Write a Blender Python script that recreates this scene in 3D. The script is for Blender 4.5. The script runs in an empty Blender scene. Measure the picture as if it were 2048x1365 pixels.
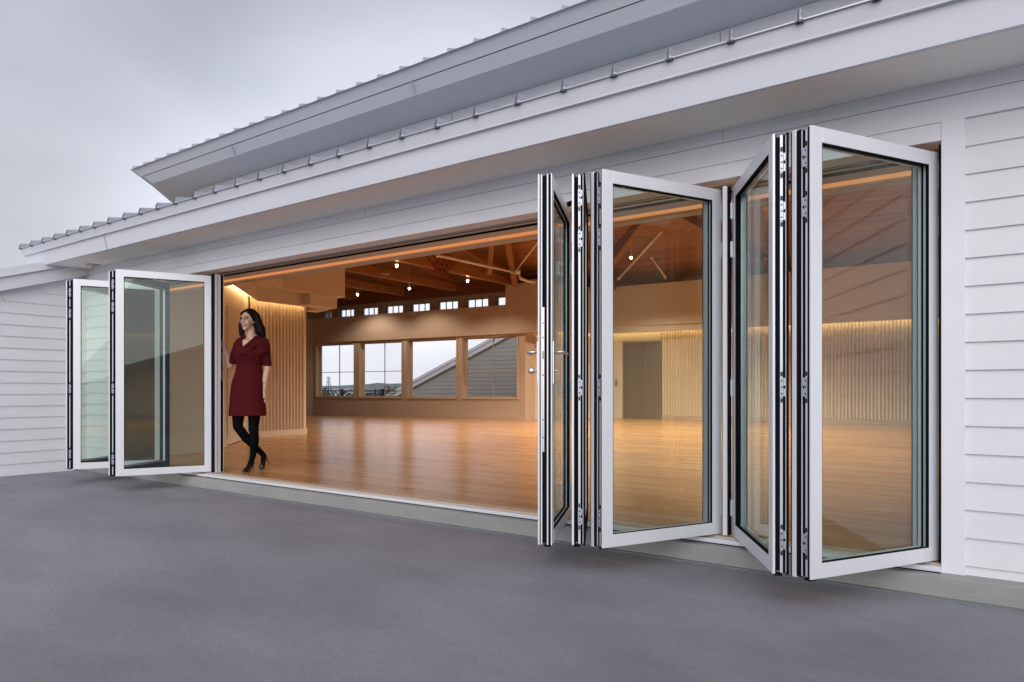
import bpy, math, random
from mathutils import Vector, Matrix, noise
R = math.radians
random.seed(7)
sc = bpy.context.scene
col = sc.collection

# ------------------------------------------------------------------ camera, sky, sun, exposure
cam_d = bpy.data.cameras.new('camera'); cam = bpy.data.objects.new('camera', cam_d); col.objects.link(cam)
cam_d.sensor_width = 36; cam_d.lens = 24.0; cam_d.shift_y = 0.0476
cam_d.clip_start = 0.05; cam_d.clip_end = 9000
cam.location = (0, -4.06, 0.88); cam.rotation_euler = (R(90), 0, R(35))
sc.camera = cam
sc.render.resolution_x = 1024; sc.render.resolution_y = 682
sc.view_settings.view_transform = 'Standard'; sc.view_settings.look = 'None'
sc.view_settings.exposure = 0.0; sc.view_settings.gamma = 1

w = bpy.data.worlds.new('World'); sc.world = w; w.use_nodes = True
nt = w.node_tree; nt.nodes.clear()
out = nt.nodes.new('ShaderNodeOutputWorld'); bg = nt.nodes.new('ShaderNodeBackground')
bg2 = nt.nodes.new('ShaderNodeBackground'); add = nt.nodes.new('ShaderNodeAddShader')
sky = nt.nodes.new('ShaderNodeTexSky'); sky.sky_type = 'NISHITA'; sky.sun_disc = False
SUN_EL, SUN_AZ = 24, 150
sky.sun_elevation = R(SUN_EL); sky.sun_rotation = R(SUN_AZ); sky.dust_density = 4; sky.air_density = 1.2
nt.links.new(sky.outputs[0], bg2.inputs[0]); bg2.inputs[1].default_value = 0.02
tc = nt.nodes.new('ShaderNodeTexCoord'); mp = nt.nodes.new('ShaderNodeMapping'); mp.inputs['Scale'].default_value = (1, 1, 2.4)
nz = nt.nodes.new('ShaderNodeTexNoise'); nz.inputs['Scale'].default_value = 1.9; nz.inputs['Detail'].default_value = 6; nz.inputs['Roughness'].default_value = 0.45
nz.inputs['Distortion'].default_value = 0.4
cr = nt.nodes.new('ShaderNodeValToRGB')
cr.color_ramp.elements[0].position = 0.30; cr.color_ramp.elements[0].color = (0.42, 0.43, 0.485, 1)
cr.color_ramp.elements[1].position = 0.72; cr.color_ramp.elements[1].color = (0.63, 0.635, 0.70, 1)
nt.links.new(tc.outputs['Generated'], mp.inputs[0]); nt.links.new(mp.outputs[0], nz.inputs[0])
nt.links.new(nz.outputs[0], cr.inputs[0]); nt.links.new(cr.outputs[0], bg.inputs[0])
dt = nt.nodes.new('ShaderNodeVectorMath'); dt.operation = 'DOT_PRODUCT'; dt.inputs[1].default_value = (.66, -.68, -.32)   # added sky brightness behind the camera, lifts walls and eaves
nt.links.new(tc.outputs['Generated'], dt.inputs[0])
mr = nt.nodes.new('ShaderNodeMapRange'); mr.inputs[1].default_value = -.2; mr.inputs[2].default_value = 1; mr.inputs[3].default_value = 1.0; mr.inputs[4].default_value = 2.3
nt.links.new(dt.outputs['Value'], mr.inputs[0]); d2 = nt.nodes.new('ShaderNodeVectorMath'); d2.operation = 'DOT_PRODUCT'; d2.inputs[1].default_value = (-.66, .75, .06)   # sky brightened in this direction, behind the back windows
nt.links.new(tc.outputs['Generated'], d2.inputs[0])
m2 = nt.nodes.new('ShaderNodeMapRange'); m2.interpolation_type = 'SMOOTHSTEP'; m2.inputs[1].default_value = .86; m2.inputs[2].default_value = .99; m2.inputs[3].default_value = 0; m2.inputs[4].default_value = .75
nt.links.new(d2.outputs['Value'], m2.inputs[0])
aa = nt.nodes.new('ShaderNodeMath'); aa.operation = 'ADD'; nt.links.new(mr.outputs[0], aa.inputs[0]); nt.links.new(m2.outputs[0], aa.inputs[1]); nt.links.new(aa.outputs[0], bg.inputs[1])
nt.links.new(bg.outputs[0], add.inputs[0]); nt.links.new(bg2.outputs[0], add.inputs[1]); nt.links.new(add.outputs[0], out.inputs[0])

sd = bpy.data.lights.new('sun', 'SUN'); sd.energy = 1.25; sd.angle = R(70); sd.color = (1, 0.99, 1.0)
sun = bpy.data.objects.new('sun', sd); col.objects.link(sun)
az = R(SUN_AZ)   # direction towards the sun
sv = Vector((math.sin(az) * math.cos(R(SUN_EL)), math.cos(az) * math.cos(R(SUN_EL)), math.sin(R(SUN_EL))))
sun.rotation_euler = sv.to_track_quat('Z', 'Y').to_euler()

# ------------------------------------------------------------------ materials
def mat(name, colr, rough=0.6, metal=0.0, bump=0.0, bscale=40, var=0.0, vscale=3, spec=0.5, stretch=(1, 1, 1), coat=0):
    m = bpy.data.materials.new(name); m.use_nodes = True; n = m.node_tree; b = n.nodes['Principled BSDF']
    b.inputs['Base Color'].default_value = (*colr, 1); b.inputs['Roughness'].default_value = rough
    b.inputs['Metallic'].default_value = metal; b.inputs['Specular IOR Level'].default_value = spec
    b.inputs['Coat Weight'].default_value = coat
    t = n.nodes.new('ShaderNodeTexCoord'); mp = n.nodes.new('ShaderNodeMapping'); mp.inputs['Scale'].default_value = stretch
    n.links.new(t.outputs['Object'], mp.inputs[0])
    if var:
        z = n.nodes.new('ShaderNodeTexNoise'); z.inputs['Scale'].default_value = vscale; z.inputs['Detail'].default_value = 8; z.inputs['Roughness'].default_value = .6
        n.links.new(mp.outputs[0], z.inputs[0])
        mr = n.nodes.new('ShaderNodeMapRange'); mr.inputs[1].default_value = .3; mr.inputs[2].default_value = .7
        mr.inputs[3].default_value = 1 - var; mr.inputs[4].default_value = 1 + var
        n.links.new(z.outputs[0], mr.inputs[0])
        x = n.nodes.new('ShaderNodeVectorMath'); x.operation = 'SCALE'; x.inputs[0].default_value = colr
        n.links.new(mr.outputs[0], x.inputs['Scale']); n.links.new(x.outputs[0], b.inputs['Base Color'])
    if bump:
        z = n.nodes.new('ShaderNodeTexNoise'); z.inputs['Scale'].default_value = bscale; z.inputs['Detail'].default_value = 5
        n.links.new(mp.outputs[0], z.inputs[0])
        bp = n.nodes.new('ShaderNodeBump'); bp.inputs['Strength'].default_value = bump; bp.inputs['Distance'].default_value = .01
        n.links.new(z.outputs[0], bp.inputs['Height']); n.links.new(bp.outputs[0], b.inputs['Normal'])
    return m

def emis(name, colr, s):
    m = bpy.data.materials.new(name); m.use_nodes = True; n = m.node_tree; n.nodes.clear()
    o = n.nodes.new('ShaderNodeOutputMaterial'); e = n.nodes.new('ShaderNodeEmission'); e.inputs[0].default_value = (*colr, 1); e.inputs[1].default_value = s
    n.links.new(e.outputs[0], o.inputs[0]); return m

def glass(name, tint, refl=0.1):
    m = bpy.data.materials.new(name); m.use_nodes = True; n = m.node_tree; n.nodes.clear()
    o = n.nodes.new('ShaderNodeOutputMaterial'); t = n.nodes.new('ShaderNodeBsdfTransparent'); t.inputs[0].default_value = (*tint, 1)
    g = n.nodes.new('ShaderNodeBsdfGlossy'); g.inputs['Roughness'].default_value = 0.0; g.inputs[0].default_value = (.93, 1, .97, 1)
    lw = n.nodes.new('ShaderNodeFresnel'); ge = n.nodes.new('ShaderNodeNewGeometry')
    io = n.nodes.new('ShaderNodeMath'); io.operation = 'MULTIPLY_ADD'; io.inputs[1].default_value = 1 / 1.5 - 1.5; io.inputs[2].default_value = 1.5
    n.links.new(ge.outputs['Backfacing'], io.inputs[0]); n.links.new(io.outputs[0], lw.inputs[0])
    ma = n.nodes.new('ShaderNodeMath'); ma.operation = 'MULTIPLY_ADD'; ma.inputs[1].default_value = .62; ma.inputs[2].default_value = refl; ma.use_clamp = True
    mx = n.nodes.new('ShaderNodeMixShader')
    n.links.new(lw.outputs[0], ma.inputs[0]); n.links.new(ma.outputs[0], mx.inputs[0])
    n.links.new(t.outputs[0], mx.inputs[1]); n.links.new(g.outputs[0], mx.inputs[2]); n.links.new(mx.outputs[0], o.inputs[0])
    return m

def wood(name, c1, c2, rough, pw, plen, coordrot=0, spec=.5, bump=.25, grain=14, use_uv=False):
    m = bpy.data.materials.new(name); m.use_nodes = True; n = m.node_tree; b = n.nodes['Principled BSDF']
    t = n.nodes.new('ShaderNodeTexCoord'); mp = n.nodes.new('ShaderNodeMapping'); mp.inputs['Rotation'].default_value = (0, 0, coordrot)
    n.links.new(t.outputs['UV' if use_uv else 'Object'], mp.inputs[0])
    br = n.nodes.new('ShaderNodeTexBrick'); br.offset = .37; br.offset_frequency = 2
    br.inputs['Scale'].default_value = 1; br.inputs['Brick Width'].default_value = plen; br.inputs['Row Height'].default_value = pw
    br.inputs['Mortar Size'].default_value = .0018; br.inputs['Color1'].default_value = (0, 0, 0, 1); br.inputs['Color2'].default_value = (1, 1, 1, 1)
    br.inputs['Mortar'].default_value = (.3, .3, .3, 1)
    n.links.new(mp.outputs[0], br.inputs[0])
    m2 = n.nodes.new('ShaderNodeMapping'); m2.inputs['Scale'].default_value = (1, grain, grain); n.links.new(mp.outputs[0], m2.inputs[0])
    z = n.nodes.new('ShaderNodeTexNoise'); z.inputs['Scale'].default_value = 2.0; z.inputs['Detail'].default_value = 9; z.inputs['Roughness'].default_value = .65
    n.links.new(m2.outputs[0], z.inputs[0])
    ad = n.nodes.new('ShaderNodeMath'); ad.operation = 'MULTIPLY_ADD'; ad.inputs[1].default_value = .38
    n.links.new(br.outputs['Color'], ad.inputs[0])
    s2 = n.nodes.new('ShaderNodeMath'); s2.operation = 'MULTIPLY_ADD'; s2.inputs[1].default_value = 1.5; s2.inputs[2].default_value = -.45
    n.links.new(z.outputs[0], s2.inputs[0]); n.links.new(s2.outputs[0], ad.inputs[2])
    r = n.nodes.new('ShaderNodeValToRGB'); r.color_ramp.elements[0].color = (*c1, 1); r.color_ramp.elements[1].color = (*c2, 1)
    n.links.new(ad.outputs[0], r.inputs[0])
    mx = n.nodes.new('ShaderNodeMixRGB'); mx.blend_type = 'MULTIPLY'; mx.inputs[2].default_value = (.35, .3, .25, 1)
    n.links.new(br.outputs['Fac'], mx.inputs[0]); n.links.new(r.outputs[0], mx.inputs[1]); n.links.new(mx.outputs[0], b.inputs['Base Color'])
    b.inputs['Specular IOR Level'].default_value = spec
    rr = n.nodes.new('ShaderNodeMapRange'); rr.inputs[3].default_value = rough * .75; rr.inputs[4].default_value = rough * 1.3
    n.links.new(z.outputs[0], rr.inputs[0]); n.links.new(rr.outputs[0], b.inputs['Roughness'])
    bp = n.nodes.new('ShaderNodeBump'); bp.inputs['Strength'].default_value = bump; bp.inputs['Distance'].default_value = .004
    n.links.new(ad.outputs[0], bp.inputs['Height']); n.links.new(bp.outputs[0], b.inputs['Normal'])
    return m

M = dict(
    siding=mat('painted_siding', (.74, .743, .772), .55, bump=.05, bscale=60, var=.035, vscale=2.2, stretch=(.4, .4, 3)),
    greysiding=mat('beige_grey_siding', (.40, .40, .375), .6, var=.05, vscale=1.5),  # even beige-grey tone, darker than the main siding
    trim=mat('painted_trim', (.785, .79, .83), .5, bump=.05, bscale=90, var=.025, vscale=1.5),
    soffit=mat('painted_soffit', (.86, .84, .80), .6, bump=.05, bscale=90, var=.03, vscale=.9),
    fascia=mat('painted_metal_fascia', (.68, .70, .755), .42, bump=.06, bscale=260, var=.04, vscale=1.8, stretch=(.3, 1, 2)),
    dseam=mat('seam_end_grey', (.10, .105, .12), .5),
    flash=mat('painted_metal_flashing', (.56, .58, .63), .42, bump=.06, bscale=260, var=.05, vscale=1.8, stretch=(.3, 1, 2)),
    upfascia=mat('painted_grey_metal', (.41, .43, .48), .5, var=.03, vscale=1.2, stretch=(.3, 1, 1)),
    upsoffit=mat('painted_grey_soffit', (.38, .405, .45), .55, var=.03, vscale=1.0),
    roof=mat('zinc_roof', (.58, .60, .65), .32, metal=.75, var=.08, vscale=4),
    concrete=mat('sill_concrete', (.31, .31, .30), .8, bump=.3, bscale=60, var=.13, vscale=3.5, stretch=(.5, 1, 1)),
    alu=mat('white_aluminium', (.78, .79, .83), .33, metal=.15, var=.012, vscale=5),
    core=mat('grey_aluminium', (.50, .53, .62), .35, metal=.6),
    gasket=mat('black_gasket', (.004, .0045, .008), .8, spec=.12),
    steel=mat('brushed_steel', (.62, .61, .60), .3, metal=1, bump=.1, bscale=200, stretch=(1, 1, .05)),
    hinge=mat('hinge_silver', (.70, .72, .77), .35, metal=.4),
    slot=mat('screw_dark', (.02, .02, .025), .5),
    drywall=mat('beige_wall_paint', (.64, .55, .46), .7, bump=.04, bscale=120, var=.03, vscale=.8),
    drybrown=mat('tan_wall_paint', (.46, .355, .275), .7, bump=.04, bscale=120, var=.03, vscale=.8),
    corr=mat('ribbed_wall_panel', (.68, .56, .44), .55, var=.03, vscale=2),
    beam=wood('glulam_beam', (.12, .04, .012), (.38, .16, .05), .5, 9, 30, bump=.3, grain=18, coordrot=R(90)),
    beamx=wood('fir_beam', (.11, .03, .008), (.30, .10, .03), .5, 9, 30, bump=.3, grain=18),
    deckwood=wood('roof_boards', (.15, .055, .018), (.42, .185, .065), .5, .13, 3.4, use_uv=True, grain=10),
    floorwood=wood('floor_boards', (.25, .11, .04), (.62, .36, .17), .24, .085, 1.6, grain=16, bump=.12),
    winframe=mat('window_trim_paint', (.52, .41, .32), .5),
    black=mat('black_metal', (.015, .015, .017), .45),
    brass=mat('rust_brown_steel', (.20, .055, .025), .5, var=.15, vscale=8),
    pipe=mat('white_painted_pipe', (.70, .60, .52), .5),
    lift=mat('lift_steel', (.40, .38, .35), .34, metal=.9, var=.05),
    shadow=mat('dark_recess', (.02, .012, .008), .8),
    dgrey=mat('track_grey', (.36, .38, .41), .4, metal=.5),
    joint=mat('joint_grey', (.30, .31, .34), .6),
    dpath=mat('deck_edge_stain', (.19, .205, .21), .8, bump=.2, bscale=40, var=.15, vscale=3),
)
M['glass'] = glass('door_glass', (.955, .985, .970), .0)
M['winglass'] = glass('window_glass', (.985, .99, .985), .0)
M['led'] = emis('warm_led_strip', (1, .66, .30), 12)
M['ledo'] = emis('orange_led_channel', (1, .36, .12), .72)
M['bulb'] = emis('lamp_bulb', (1, .72, .40), 60)

def deck_material():
    m = bpy.data.materials.new('deck_coating'); m.use_nodes = True; n = m.node_tree; b = n.nodes['Principled BSDF']
    t = n.nodes.new('ShaderNodeTexCoord')
    def nz(s, d, r, st=None):
        z = n.nodes.new('ShaderNodeTexNoise'); z.inputs['Scale'].default_value = s; z.inputs['Detail'].default_value = d; z.inputs['Roughness'].default_value = r
        if st:
            mp = n.nodes.new('ShaderNodeMapping'); mp.inputs['Scale'].default_value = st; n.links.new(t.outputs['Object'], mp.inputs[0]); n.links.new(mp.outputs[0], z.inputs[0])
        else: n.links.new(t.outputs['Object'], z.inputs[0])
        return z
    a = nz(.9, 9, .68, (.7, 1.3, 1)); c = nz(30, 5, .75); d = nz(95, 6, .8)
    r = n.nodes.new('ShaderNodeValToRGB'); r.color_ramp.elements[0].position = .35; r.color_ramp.elements[0].color = (.200, .203, .232, 1)
    r.color_ramp.elements[1].position = .68; r.color_ramp.elements[1].color = (.300, .300, .332, 1)
    n.links.new(a.outputs[0], r.inputs[0])
    mr = n.nodes.new('ShaderNodeMapRange'); mr.inputs[1].default_value = .3; mr.inputs[2].default_value = .7; mr.inputs[3].default_value = .80; mr.inputs[4].default_value = 1.20
    n.links.new(d.outputs[0], mr.inputs[0])
    x = n.nodes.new('ShaderNodeVectorMath'); x.operation = 'SCALE'; n.links.new(r.outputs[0], x.inputs[0]); n.links.new(mr.outputs[0], x.inputs['Scale'])
    n.links.new(x.outputs[0], b.inputs['Base Color']); b.inputs['Roughness'].default_value = .62
    s = n.nodes.new('ShaderNodeMath'); s.operation = 'ADD'; n.links.new(c.outputs[0], s.inputs[0]); n.links.new(d.outputs[0], s.inputs[1])
    bp = n.nodes.new('ShaderNodeBump'); bp.inputs['Strength'].default_value = .8; bp.inputs['Distance'].default_value = .008
    n.links.new(s.outputs[0], bp.inputs['Height']); n.links.new(bp.outputs[0], b.inputs['Normal'])
    return m
M['deck'] = deck_material()

# ------------------------------------------------------------------ mesh helpers
class MB:
    def __init__(s): s.v = []; s.f = []; s.mi = []; s.cur = 0
    def add(s, vs, fs):
        o = len(s.v); s.v += [tuple(v) for v in vs]; s.f += [[i + o for i in f] for f in fs]; s.mi += [s.cur] * len(fs); return s
    def box(s, x0, y0, z0, x1, y1, z1):
        v = [(x, y, z) for z in (z0, z1) for y in (y0, y1) for x in (x0, x1)]
        return s.add(v, [(0, 2, 3, 1), (4, 5, 7, 6), (0, 1, 5, 4), (2, 6, 7, 3), (0, 4, 6, 2), (1, 3, 7, 5)])
    def prism(s, poly, z0, z1):
        n = len(poly); a = sum(poly[i][0] * poly[(i + 1) % n][1] - poly[(i + 1) % n][0] * poly[i][1] for i in range(n))
        if a < 0: poly = poly[::-1]
        v = [(x, y, z0) for x, y in poly] + [(x, y, z1) for x, y in poly]
        f = [tuple(range(n - 1, -1, -1)), tuple(range(n, 2 * n))] + [(i, (i + 1) % n, n + (i + 1) % n, n + i) for i in range(n)]
        return s.add(v, f)
    def extr(s, prof, p0, p1):
        """profile given as 3-D points swept from offset p0 to p1"""
        n = len(prof); v = [Vector(q) + Vector(p0) for q in prof] + [Vector(q) + Vector(p1) for q in prof]
        return s.add(v, [tuple(range(n)), tuple(range(2 * n - 1, n - 1, -1))] + [(i, n + i, n + (i + 1) % n, (i + 1) % n) for i in range(n)])
    def bar(s, p, q, wd, ht):
        p = Vector(p); q = Vector(q); d = (q - p).normalized(); up = Vector((0, 0, 1))
        if abs(d.z) > .98: up = Vector((1, 0, 0))
        a = d.cross(up).normalized() * wd / 2; b = a.cross(d).normalized() * ht / 2
        v = [p - a - b, p + a - b, p + a + b, p - a + b, q - a - b, q + a - b, q + a + b, q - a + b]
        return s.add(v, [(3, 2, 1, 0), (4, 5, 6, 7), (0, 1, 5, 4), (1, 2, 6, 5), (2, 3, 7, 6), (3, 0, 4, 7)])
    def tube(s, pts, r, n=10, r2=None):
        pts = [Vector(p) for p in pts]; k = len(pts); vs = []; fs = []
        for i, p in enumerate(pts):
            d = (pts[min(i + 1, k - 1)] - pts[max(i - 1, 0)]).normalized(); up = Vector((0, 0, 1)) if abs(d.z) < .95 else Vector((1, 0, 0))
            a = d.cross(up).normalized(); b = a.cross(d); rr = r if r2 is None else r + (r2 - r) * i / (k - 1)
            vs += [p + (a * math.cos(t) + b * math.sin(t)) * rr for t in [2 * math.pi * j / n for j in range(n)]]
        for i in range(k - 1):
            for j in range(n): fs.append((i * n + j, i * n + (j + 1) % n, (i + 1) * n + (j + 1) % n, (i + 1) * n + j))
        fs += [tuple(range(n - 1, -1, -1)), tuple((k - 1) * n + j for j in range(n))]
        return s.add(vs, fs)
    def ell(s, c, r, rot=None, n=16, m=10):
        c = Vector(c); vs = []; fs = []
        for i in range(m + 1):
            ph = math.pi * i / m
            for j in range(n):
                th = 2 * math.pi * j / n; p = Vector((r[0] * math.sin(ph) * math.cos(th), r[1] * math.sin(ph) * math.sin(th), r[2] * math.cos(ph)))
                if rot is not None: p = rot @ p
                vs.append(c + p)
        for i in range(m):
            for j in range(n): fs.append((i * n + j, (i + 1) * n + j, (i + 1) * n + (j + 1) % n, i * n + (j + 1) % n))
        return s.add(vs, fs)
    def cap(s, p, q, r1, r2, k=7):
        """tapered capsule as overlapping spheres + cone"""
        p = Vector(p); q = Vector(q); s.ell(p, (r1,) * 3, n=12, m=8); s.ell(q, (r2,) * 3, n=12, m=8)
        return s.tube([p, q], r1, 12, r2)
    def xf(s, mtx): s.v = [tuple(mtx @ Vector(v)) for v in s.v]; return s
    def build(s, name, m, parent=None, smooth=False, bevel=0, label=None):
        me = bpy.data.meshes.new(name); me.from_pydata(s.v, [], s.f)
        for q in (m if isinstance(m, (list, tuple)) else [m]): me.materials.append(q)
        if isinstance(m, (list, tuple)): me.polygons.foreach_set('material_index', s.mi)
        if smooth: me.polygons.foreach_set('use_smooth', [True] * len(me.polygons))
        me.update(); o = bpy.data.objects.new(name, me); col.objects.link(o)
        if parent: o.parent = parent
        if bevel:
            b = o.modifiers.new('b', 'BEVEL'); b.width = bevel; b.segments = 2; b.limit_method = 'ANGLE'
        if label: o['label'] = label
        return o

def tag(o, label=None, cat=None, group=None, kind=None):
    if label: o['label'] = label
    if cat: o['category'] = cat
    if group: o['group'] = group
    if kind: o['kind'] = kind
    return o
def empty(name, loc=(0, 0, 0), rz=0, **k):
    o = bpy.data.objects.new(name, None); o.location = loc; o.rotation_euler = (0, 0, rz); o.empty_display_size = .2; col.objects.link(o)
    return tag(o, **k)

def holewall(mb, s0, s1, z0, z1, n0, n1, holes):
    """wall in (s, n, z), n0 the front face, n1 the back, with rectangular holes"""
    S = sorted({s0, s1} | {h[0] for h in holes} | {h[1] for h in holes}); Z = sorted({z0, z1} | {h[2] for h in holes} | {h[3] for h in holes})
    inh = lambda a, b: any(h[0] - 1e-6 <= a <= h[1] + 1e-6 and h[2] - 1e-6 <= b <= h[3] + 1e-6 for h in holes)
    for i in range(len(S) - 1):
        for j in range(len(Z) - 1):
            a, b, c, d = S[i], S[i + 1], Z[j], Z[j + 1]
            if inh((a + b) / 2, (c + d) / 2): continue
            mb.add([(a, n0, c), (b, n0, c), (b, n0, d), (a, n0, d)], [(0, 1, 2, 3)])
            mb.add([(a, n1, c), (b, n1, c), (b, n1, d), (a, n1, d)], [(3, 2, 1, 0)])
    for a, b, c, d in [(s0, s1, z0, z1)] + list(holes):
        mb.add([(a, n0, c), (a, n1, c), (b, n1, c), (b, n0, c), (a, n0, d), (a, n1, d), (b, n1, d), (b, n0, d)], [(0, 1, 2, 3), (4, 5, 6, 7), (0, 1, 5, 4), (3, 2, 6, 7)])
    return mb

def lap(mb, x0, x1, z0, z1, step=.138, lipy=.017, first=.102):
    """lap siding in local frame: wall along x, outward -y. topcut(x) optional height"""
    zs = [z0, z0 + first]
    while zs[-1] < z1 - .001: zs.append(min(zs[-1] + step, z1))
    for a, b in zip(zs, zs[1:]):
        k = (b - a) / step
        prof = [(0, 0, a), (0, -lipy, a), (0, -lipy * (1 - .78 * k), b), (0, 0, b)]
        mb.extr(prof, (x0, 0, 0), (x1, 0, 0))
    return mb

# ------------------------------------------------------------------ the ground, deck, floor
mb = MB(); mb.add([(-5000, -5000, -14), (5000, -5000, -14), (5000, 6000, -14), (-5000, 6000, -14)], [(0, 1, 2, 3)])
tag(mb.build('ground', mat('ground_far', (.10, .13, .09), .9, var=.3, vscale=.02)), 'green and grey low ground far below the roof terrace', kind='structure')
mb = MB(); mb.box(-26, -30, -.5, 14, -.12, -.14); mb.box(-26, -.12, -.5, 14, 20, -.145)
tag(mb.build('deck', M['deck']), 'smooth grey coated roof deck', kind='structure')
mb = MB(); mb.box(-24, .03, -.13, 6, 19, 0.0)
tag(mb.build('floor', M['floorwood']), 'glossy narrow board wooden floor', kind='structure')

# ------------------------------------------------------------------ the pavilion building, outside
B = empty('pavilion_building', (0, 0, 0), label='white sided pavilion with two tiers of grey metal eaves and a wide open doorway', cat='building')
OX0, OX1 = -8.80, -.20          # opening
# concrete sill curb and aluminium track
MB().box(-9.53, -.12, -.20, 8, .03, -.034).build('sill', M['concrete'], B, bevel=.004)
mb = MB(); mb.box(-9.53, -.155, -.14, 8, -.1202, -.1330); mb.build('sill_flashing', M['dpath'], B)
mb = MB()
for y0, y1, z1 in ((-.056, -.018, -.004), (-.012, .004, -.006)): mb.box(OX0, y0, -.033, OX1, y1, z1)
mb.build('door_track', M['alu'], B, bevel=.001)
MB().box(OX0, .005, -.033, OX1, .1, .003).build('threshold', M['winframe'], B, bevel=.001)
MB().box(OX0, -.061, -.033, OX1, -.0565, -.028).build('track_groove', M['gasket'], B)
# right wall : siding, casing
W_ = Matrix.Identity(4)
lap(MB(), -.10, 8, -.09, 2.219).build('wall', M['siding'], B)
MB().box(OX1, -.03, -.085, -.10, 0.0, 2.222).build('door_casing', M['trim'], B, bevel=.002)
MB().box(-.1998, .0002, -.085, 8, .3, 2.6).build('wall_core', M['siding'], B)
MB().box(OX1 - .0, -.001, -.05, OX1 + .001, .10, 2.14).build('jamb', M['trim'], B)
# left of the opening
lap(MB(), -9.53, -8.9, -.09, 2.219).build('wall', M['siding'], B)
MB().box(-8.90, -.03, -.085, OX0, 0.0, 2.222).build('door_casing', M['trim'], B, bevel=.002)
MB().box(-9.53, .0002, -.085, OX0, .3, 2.6).build('wall_core', M['siding'], B)
# head
MB().box(OX0 + .0002, -.026, 2.130, OX1 - .0002, .115, 2.219).build('head_casing', M['trim'], B, bevel=.002)
MB().box(-9.53, -.022, 2.2225, 8, .3, 2.345).build('frieze_board', M['trim'], B, bevel=.002)
mb = MB(); mb.box(-9.53, -.0245, 2.347, 8, .3, 2.42); mb.cur = 1
for x in (-7.4, -4.35, -1.3): mb.box(x, -.0250, 2.35, x + .003, -.0244, 2.42)
mb.build('frieze_board', [M['trim'], M['dgrey']], B)
mb = MB()
for y0, y1, z0 in ((.116, .132, 2.124), (.142, .158, 2.132), (.168, .196, 2.124), (.206, .238, 2.130)): mb.box(OX0, y0, z0, OX1, y1, 2.2)
mb.build('head_track', M['dgrey'], B, bevel=.001)
MB().box(OX0, .246, 2.120, OX1, .262, 2.21).build('head_gasket', M['gasket'], B)
MB().box(OX0, .1152, 2.142, OX1, .2458, 2.2).build('head_track_core', M['dgrey'], B)
MB().box(OX0 - .3, .2625, 2.132, 3, .44, 2.6).build('head_trim', M['drywall'], B)
MB().box(OX0 - .3, .56, 2.118, 3, .66, 2.6).build('head_trim', M['winframe'], B, bevel=.003)
MB().box(OX0 - .3, .4405, 2.137, 3, .5595, 2.17).build('light_channel', M['ledo'], B)
mb = MB(); mb.box(-9.5, .3002, 2.19, 6, .62, 2.74); mb.build('inner_header', M['drywall'], B)
MB().box(OX1, .3, -.1, 6, .62, 2.19).build('inner_wall', M['drywall'], B)
# soffit, fascia, roof of the lower tier (leaning fascia)
MB().extr([(0, -.51, 2.3985), (0, 0, 2.422), (0, .3, 2.422), (0, .3, 2.47), (0, -.51, 2.45)], (-9.86, 0, 0), (8, 0, 0)).build('soffit', M['soffit'], B)
mb = MB()
mb.cur = 1
for x in (-7.8,): mb.extr([(0, -.5365, 2.393), (0, -.531, 2.393), (0, -.5675, 2.548), (0, -.5725, 2.548)], (x, 0, 0), (x + .0035, 0, 0))
mb.cur = 0
mb.extr([(0, -.530, 2.395), (0, -.500, 2.395), (0, -.53, 2.56), (0, -.566, 2.56)], (-9.86, 0, 0), (8, 0, 0)); mb.build('fascia', [M['fascia'], M['joint']], B)
mb = MB(); mb.extr([(0, -.582, 2.552), (0, -.56, 2.548), (0, -.575, 2.640), (0, -.598, 2.640)], (-9.89, 0, 0), (8, 0, 0))
mb.extr([(0, -.590, 2.545), (0, -.56, 2.545), (0, -.56, 2.553), (0, -.588, 2.556)], (-9.89, 0, 0), (8, 0, 0))
mb.build('eave_flashing', M['flash'], B)
P1 = .20
mb = MB(); zt = lambda y: 2.643 + (y + .60) * P1
mb.extr([(0, -.612, zt(-.612) - .004), (0, 1.8, zt(1.8) - .06), (0, 1.8, zt(1.8)), (0, -.612, zt(-.612) + .003)], (-9.90, 0, 0), (8, 0, 0))
k = 0
while -9.885 + .3265 * k < 8:
    x = -9.885 + .3265 * k; k += 1
    mb.extr([(0, -.618, zt(-.6) - .004), (0, -.606, zt(-.6) + .054), (0, 1.8, zt(1.8) + .020), (0, 1.8, zt(1.8))], (x - .004, 0, 0), (x + .004, 0, 0))
    mb.cur = 1; mb.extr([(0, -.627, zt(-.6) - .016), (0, -.6185, zt(-.6) + .030), (0, -.607, zt(-.6) + .056), (0, -.600, zt(-.6) + .056), (0, -.600, zt(-.6) - .016)], (x - .0075, 0, 0), (x - .0005, 0, 0))
    mb.box(x - .018, -.622, zt(-.6) - .016, x + .018, -.600, zt(-.6) - .006); mb.cur = 0
    mb.add([(x - .022, -.61, zt(-.6)), (x + .022, -.61, zt(-.6)), (x + .002, -.605, zt(-.6) + .018), (x - .022, 1.8, zt(1.8) - .01), (x + .022, 1.8, zt(1.8) - .01), (x + .002, 1.8, zt(1.8) - .004)], [(0, 1, 2), (3, 5, 4), (0, 2, 5, 3), (1, 4, 5, 2)])
mb.build('roof', [M['roof'], M['dseam']], B)
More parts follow.
